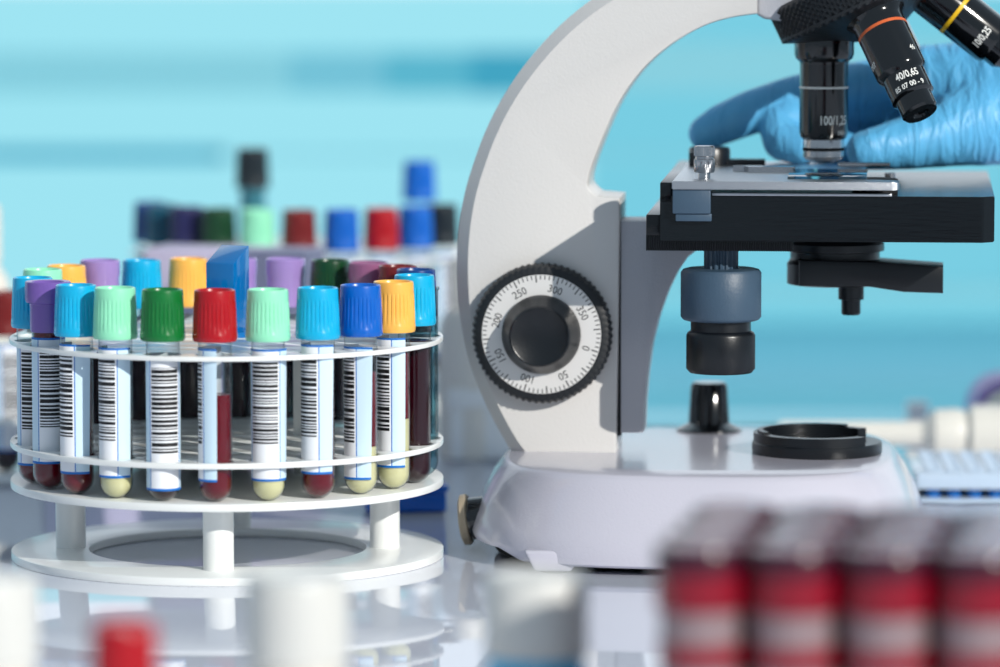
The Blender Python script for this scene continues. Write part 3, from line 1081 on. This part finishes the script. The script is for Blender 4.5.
# thumb, lying along the stage and pointing left
chain(g, [(A(866, 150, 62), 8.4), (A(884, 147, 64), 9.6), (A(910, 142, 68), 11.4), (A(940, 134, 74), 14.0), (A(980, 122, 82), 18.5), (A(1030, 112, 92), 22)])
# index finger reaching over to the clamp knob
chain(g, [(A(706, 133, 100), 7.6), (A(722, 124, 102), 8.6), (A(752, 112, 104), 9.4), (A(790, 101, 106), 10.2), (A(838, 90, 106), 10.6), (A(890, 84, 106), 12), (A(940, 82, 104), 15)])
# middle finger, bent and curled down towards the slide
chain(g, [(A(802, 147, 84), 7.6), (A(783, 141, 90), 8.6), (A(780, 126, 96), 9.0), (A(800, 116, 102), 9.4), (A(850, 106, 110), 10.2), (A(915, 96, 112), 13)])
# ring and little finger curled behind the thumb
chain(g, [(A(845, 149, 92), 7.4), (A(828, 142, 100), 8.2), (A(836, 132, 110), 8.8), (A(880, 116, 120), 9.8), (A(940, 104, 122), 14)])
chain(g, [(A(890, 150, 108), 7.0), (A(872, 146, 118), 7.6), (A(885, 132, 126), 8.2), (A(925, 120, 132), 9.0), (A(970, 112, 132), 13)])
# palm and back of the hand
for p0, r0, p1, r1 in [(A(925, 80, 100), 15, A(1010, 92, 96), 24), (A(915, 74, 104), 11, A(960, 72, 102), 13), (A(950, 78, 104), 14, A(1000, 84, 100), 20), (A(940, 100, 116), 14, A(1020, 110, 112), 23), (A(965, 118, 120), 13, A(1030, 115, 104), 24),
                       (A(975, 128, 84), 13, A(1040, 105, 100), 24), (A(1000, 100, 100), 24, A(1120, 110, 105), 27)]:
    capsule(g, p0, r0, p1, r1)
capsule(g, A(1120, 110, 105), 27, A(1300, 120, 130), 31)
capsule(g, A(1300, 120, 130), 31, A(1650, 160, 170), 40)
tmp = g.build('person_raw', M['glove'], None, sharp=0)
rm = tmp.modifiers.new('remesh', 'REMESH')
rm.mode = 'VOXEL'
rm.voxel_size = 0.0012
rm.use_smooth_shade = True
sm = tmp.modifiers.new('smooth', 'SMOOTH')
sm.factor = 0.6
sm.iterations = 8
dg = bpy.context.evaluated_depsgraph_get()
me = bpy.data.meshes.new_from_object(tmp.evaluated_get(dg))
bpy.data.objects.remove(tmp)
me.name = 'person'
for p_ in me.polygons:
    p_.use_smooth = True
me.materials.clear()
me.materials.append(M['glove'])
hand = link('person', me)
tag(hand, 'hand of a person in a blue nitrile glove, thumb resting on the microscope stage', 'person')
g = G()
g.tube([A(1230, 116, 122), A(1245, 117, 124), A(1400, 130, 142), A(1660, 160, 171)], [34, 38, 41, 52], 48)
g.build('sleeve', mat('lab_coat', (225, 232, 240), 0.8, bump=0.4, bscale=400), hand)

# ------------------------------------------------------------------ things on the right of the table
# pipette lying on the table
pp = thing('pipette', 'large white pipette lying across the table behind the microscope base', 'pipette', (at(870, 435, 300).x, 300, 0), radians(-3))
MP = Matrix.Rotation(radians(90), 4, 'Y')
g = G()
g.lathe([(0, 44), (10.5, 45), (14, 47), (14.2, 60), (14.2, 190), (12, 193), (0, 193)], 48, Matrix.Translation((0, 0, 14.3)) @ MP)
g.build('pipette_body', M['white_p'], pp)
g = G()
g.lathe([(0, -42), (5.6, -42), (5.9, 15), (6.2, 24), (11.5, 30), (12, 40), (10.4, 45), (0, 45)], 40, Matrix.Translation((0, 0, 14.3)) @ MP)
g.build('pipette_shaft', M['white_p'], pp)
g = G()
g.lathe([(0, -90), (1.2, -90), (2.2, -66), (3.6, -64), (4.2, -42), (0, -42)], 32, Matrix.Translation((0, 0, 14.3)) @ MP)
g.build('pipette_tip', mat('tip_green', (90, 120, 110), 0.3), pp)
# well plate
wp = thing('well_plate', 'clear well plate with blue drops in its wells at the right edge behind the base', 'well plate', (at(914, 497, 158).x, 158, 0), radians(-2))
g = G()
g.box(0, 127, 0, 85, 0, 2.0, 0.6)
for b_ in ((0, 127, 0, 1.6), (0, 127, 83.4, 85), (0, 1.6, 0, 85), (125.4, 127, 0, 85)):
    g.box(b_[0], b_[1], b_[2], b_[3], 6.5 if b_[0] == 0 and b_[3] < 2 else 2, 13, 0.2)
g.box(0.5, 126.5, 1.8, 83.2, 12.6, 13.6, 0.2)
g.build('plate_frame', M['well'], wp)
g = G()
for i in range(12):
    for j in range(8):
        g.lathe([(0, 5.5), (3.0, 5.5), (3.6, 13.8), (4.1, 14.2), (3.2, 14.3), (3.0, 9), (0, 8.6)], 16, Matrix.Translation((14 + 9 * i - 5, 11 + 9 * j - 2, 0)), cap=False)
w_ = g.build('wells', M['well'], wp)
g = G()
for i in range(12):
    for j in range(8):
        g.lathe([(0, 2.1), (2.9, 2.1), (3.1, 5.0), (0, 5.4)], 12, Matrix.Translation((14 + 9 * i - 5, 11 + 9 * j - 2, 0)))
d_ = g.build('blue_drops', M['bluewell'], wp)
d_['kind'] = 'stuff'
w_['kind'] = 'stuff'
# round bottle lying behind the pipette
bt = thing('screw_cap_bottle', 'blurred lilac round bottle lying behind the thick end of the white pipette', 'bottle', (at(1009, 395, 355).x, 355, 0), 0)
g = G(); MB_ = Matrix.Translation((0, 0, 17.0)) @ Matrix.Rotation(radians(90), 4, 'X')
g.lathe([(0, -40), (15, -40), (17, -38), (17, 2), (0, 2)], 48, MB_); g.build('bottle_body', M['lilac'], bt)
g = G(); g.lathe([(0, 2), (13, 2), (13, 12), (9, 13), (9, 11), (0, 11)], 48, MB_); g.build('cap', M['white_p'], bt)
# small pale box
g = G(); g.box(-5, 5, -5, 5, 0, 12, 1); g.box(-5.4, 5.4, -5.4, 5.4, 12, 15, 0.8)
o = g.build('pill_box', M['rack'], None, (at(917, 412, 430).x, 430, 0))
tag(o, 'small pale lidded box far behind the thin part of the pipette', 'box')

# ------------------------------------------------------------------ things behind the rack, out of focus
def bottle(px, Y, r, h, label, mcap, mbody, group=None, rc=None):
    rc = rc or r * 0.62
    t = thing('reagent_bottle', label, 'bottle', (at(px, 400, Y).x, Y, 0), 0, group)
    g = G()
    g.lathe([(r - 1, 0), (r, 1.2), (r, h * 0.62), (r * 0.9, h * 0.70), (rc * 0.9, h * 0.76), (rc * 0.9, h * 0.8), (0, h * 0.8)], 48)
    g.build('bottle_body', mbody, t)
    g = G()
    g.lathe([(0, h * 0.78), (rc, h * 0.78), (rc, h * 0.98), (rc - 1, h), (0, h)], 72, rmod=lambda i, j, q, z: -0.25 if i % 2 and q > rc - 0.1 else 0)
    g.build('cap', mcap, t)
    return t
bottle(470, 330, 15, 94, 'blurred white bottle half hidden behind the left edge of the microscope arm', M['white_p'], M['white_p'])
bottle(-14, 330, 12.5, 119, 'blurred white bottle cut by the left edge of the picture, behind the red caps', M['white_p'], M['white_p'])
# low tube block, left edge
bk = thing('tube_block', 'blurred white tube block at the left picture edge holding two red-capped tubes', 'test tube rack', (at(-10, 400, 240).x, 240, 0), 0)
g = G(); g.box(-34, 24, -14, 16, 0, 4, 0.8); g.build('block_base', M['rack'], bk)
g = G()
for z_ in (26,):
    g.box(-34, 24, -14, -8.4, z_, z_ + 3, 0.3); g.box(-34, 24, 10.4, 16, z_, z_ + 3, 0.3)
    for x_ in (-34, -11, 16):
        g.box(x_, x_ + 8, -8.4, 10.4, z_, z_ + 3, 0.3)
g.build('block_shelf', M['rack'], bk)
for x_ in (-32, 20):
    g = G(); g.box(x_, x_ + 3, 11.5, 15, 4, 26, 0.3); g.build('block_post', M['rack'], bk)
bx = at(-10, 400, 240).x
tube((bx + 7.2, 240.5, 4), 'red-capped blurred tube at the left picture edge, right one of two', 'brown', 'ribbed', 64, ((0, 50, 'blood_d'),), (10, 58, 40, 0, 71), 'tubes in the left edge block')
tube((bx - 18.5, 240.5, 4), 'red-capped blurred tube cut by the left picture edge', 'brown', 'ribbed', 64, ((0, 50, 'blood_d'),), (10, 58, 10, 0, 72), 'tubes in the left edge block')
# boxes between rack and arm
def lidbox(px, Y, w, d, h, label, m1, m2, rz=0):
    t = thing('storage_box', label, 'box', (at(px, 400, Y).x, Y, 0), radians(rz))
    g = G(); g.box(-w / 2, w / 2, -d / 2, d / 2, 0, h * 0.7, 1.2); g.build('box_body', m1, t)
    g = G(); g.box(-w / 2 - 1, w / 2 + 1, -d / 2 - 1, d / 2 + 1, h * 0.7, h, 1.5); g.build('lid', m2, t)
lidbox(404, 140, 34, 24, 12, 'low blurred blue box behind the right side of the front rack', CAPC['blue'], CAPC['blue'], 8)
lidbox(486, 330, 36, 26, 34, 'blurred white box with pale lid behind the foot of the microscope arm', M['rack'], M['rack'], 8)
lidbox(120, 240, 64, 36, 24, 'low pale lilac box seen blurred through the left side of the rack', mat('pale_lilac', (196, 190, 216), 0.4), M['rack'], -6)
lidbox(236, 300, 76, 30, 101, 'tall pale lilac box standing blurred between the front rack and the rear rack', mat('lilac_card', (188, 176, 206), 0.5), mat('lilac_card_lid', (200, 190, 214), 0.5), -14)

# ------------------------------------------------------------------ foreground, out of focus
def vial(x, y, r, h, hc, label, mcap, mbody, ribs=True, group=None, content=None, band=None):
    t = thing('capped_vial', label, 'vial', (x, y, 0), 0, group)
    g = G()
    g.lathe([(r * 0.86, 0), (r * 0.9, 0.8), (r * 0.9, h - hc), (0, h - hc)], 48)
    g.build('vial_body', mbody, t)
    if content:
        g = G(); g.lathe([(0, 1.2), (r * 0.8, 1.2), (r * 0.8, content[0]), (0, content[0])], 40)
        g.build('blood_sample', content[1], t)
    if band:
        g = G(); g.lathe([(r * 0.91, h - hc - 9), (r * 0.95, h - hc - 9), (r * 0.95, h - hc - 0.5), (r * 0.91, h - hc - 0.5)], 48, cap=False)
        g.build('blue_band', band, t)
    g = G()
    g.lathe([(0, h - hc), (r, h - hc), (r, h - 2.2), (r * 0.97, h - 0.9), (r * 0.9, h), (r * 0.8, h), (r * 0.76, h - 0.8), (0, h - 0.8)], 120,
            rmod=lambda i, j, q, z: (-0.3 if i % 3 == 0 else 0) if ribs and q > r - 0.01 else 0)
    g.build('cap', mcap, t)
    if h == 78:
        g = G(); g.lathe([(r, h - 7.5), (r + 0.2, h - 7.3), (r + 0.2, h - 1.0), (r * 0.97, h + 0.1), (r * 0.9, h + 0.3)], 48, cap=False)
        g.build('cap_rim', M['rim'], t)
        g = G(); g.lathe([(r * 0.9, h + 0.3), (r * 0.6, h + 0.9), (0, h + 1.1)], 48, cap=False)
        g.build('cap_top', M['captop'], t)
        g = G(); g.lathe([(r * 0.905, 44), (r * 0.93, 44), (r * 0.93, 50), (r * 0.905, 50)], 48, cap=False)
        g.build('red_band', M['redvial'], t)
    return t
def fg(px, py, h, Y):
    return at(px, py, Y).x, Y
Gw = 'white-capped vials in the foreground'
vial(at(297, 600, -480).x, -480, 15.6, 62.5, 26, 'large blurred white ribbed cap in the foreground below the rack pillar', CAPC['white'], M['white_p'], True, Gw)
vial(at(536, 600, -480).x, -480, 15.6, 62.5, 24.0, 'large blurred white cap with a blue band, in front of the microscope foot', CAPC['white'], M['white_p'], True, Gw, band=CAPC['cyan'])
vial(at(-14, 600, -480).x, -480, 15.6, 62, 26, 'blurred white cap cut by the lower left picture corner', CAPC['white'], M['white_p'], True, Gw)
vial(at(124, 640, -600).x, -600, 9.0, 67, 20, 'small blurred red-capped vial in the foreground at the lower left', CAPC['red'], M['acryl'], True, None, (30, M['blood']))
# tray of red-capped vials, lower right
px0, Yf = 700, -548
o0 = Vector((at(px0, 600, Yf).x, Yf, 0))
ang = radians(-10)
ux, uy = Vector((cos(ang), sin(ang), 0)), Vector((-sin(ang), cos(ang), 0))
tr = thing('vial_tray', 'clear acrylic tray holding rows of dark red capped vials in the blurred foreground', 'tray', tuple(o0), ang)
PT = 26.5
g = G(); g.box(-16, PT * 4 + 16, -16, PT * 3 + 16, 0, 3, 0.6); g.build('tray_base', M['acryl'], tr)
me = None
for zt_ in (34,):
    cuv = G()
    for j in range(5):
        y0_ = -16 if j == 0 else PT * (j - 1) + 11.9
        y1_ = PT * j - 11.9 if j < 4 else PT * 3 + 16
        cuv.box(-16, PT * 4 + 16, y0_, y1_, zt_, zt_ + 3, 0.2)
    cuv.build('tray_shelf', M['acryl'], tr)
for sx_ in (-15.5, PT * 4 + 12.5):
    for sy_ in (-15.5, PT * 3 + 12.5):
        g = G(); g.box(sx_, sx_ + 3, sy_, sy_ + 3, 3, 34, 0.2); g.build('tray_post', M['acryl'], tr)
rown = ['front row', 'second row', 'third row', 'back row']
coln = ['leftmost', 'second from the left', 'middle one', 'second from the right', 'rightmost']
for j in range(4):
    for i in range(5):
        p = o0 + ux * PT * i + uy * PT * j
        v = vial(p.x, p.y, 12.85, 78, 18, 'dark red capped vial in the clear foreground tray, %s, %s' % (rown[j], coln[i]), M['redvial'], M['frost'], True,
                 'red-capped vials in the foreground tray', None)
        v.location.z = 3.05 * MM
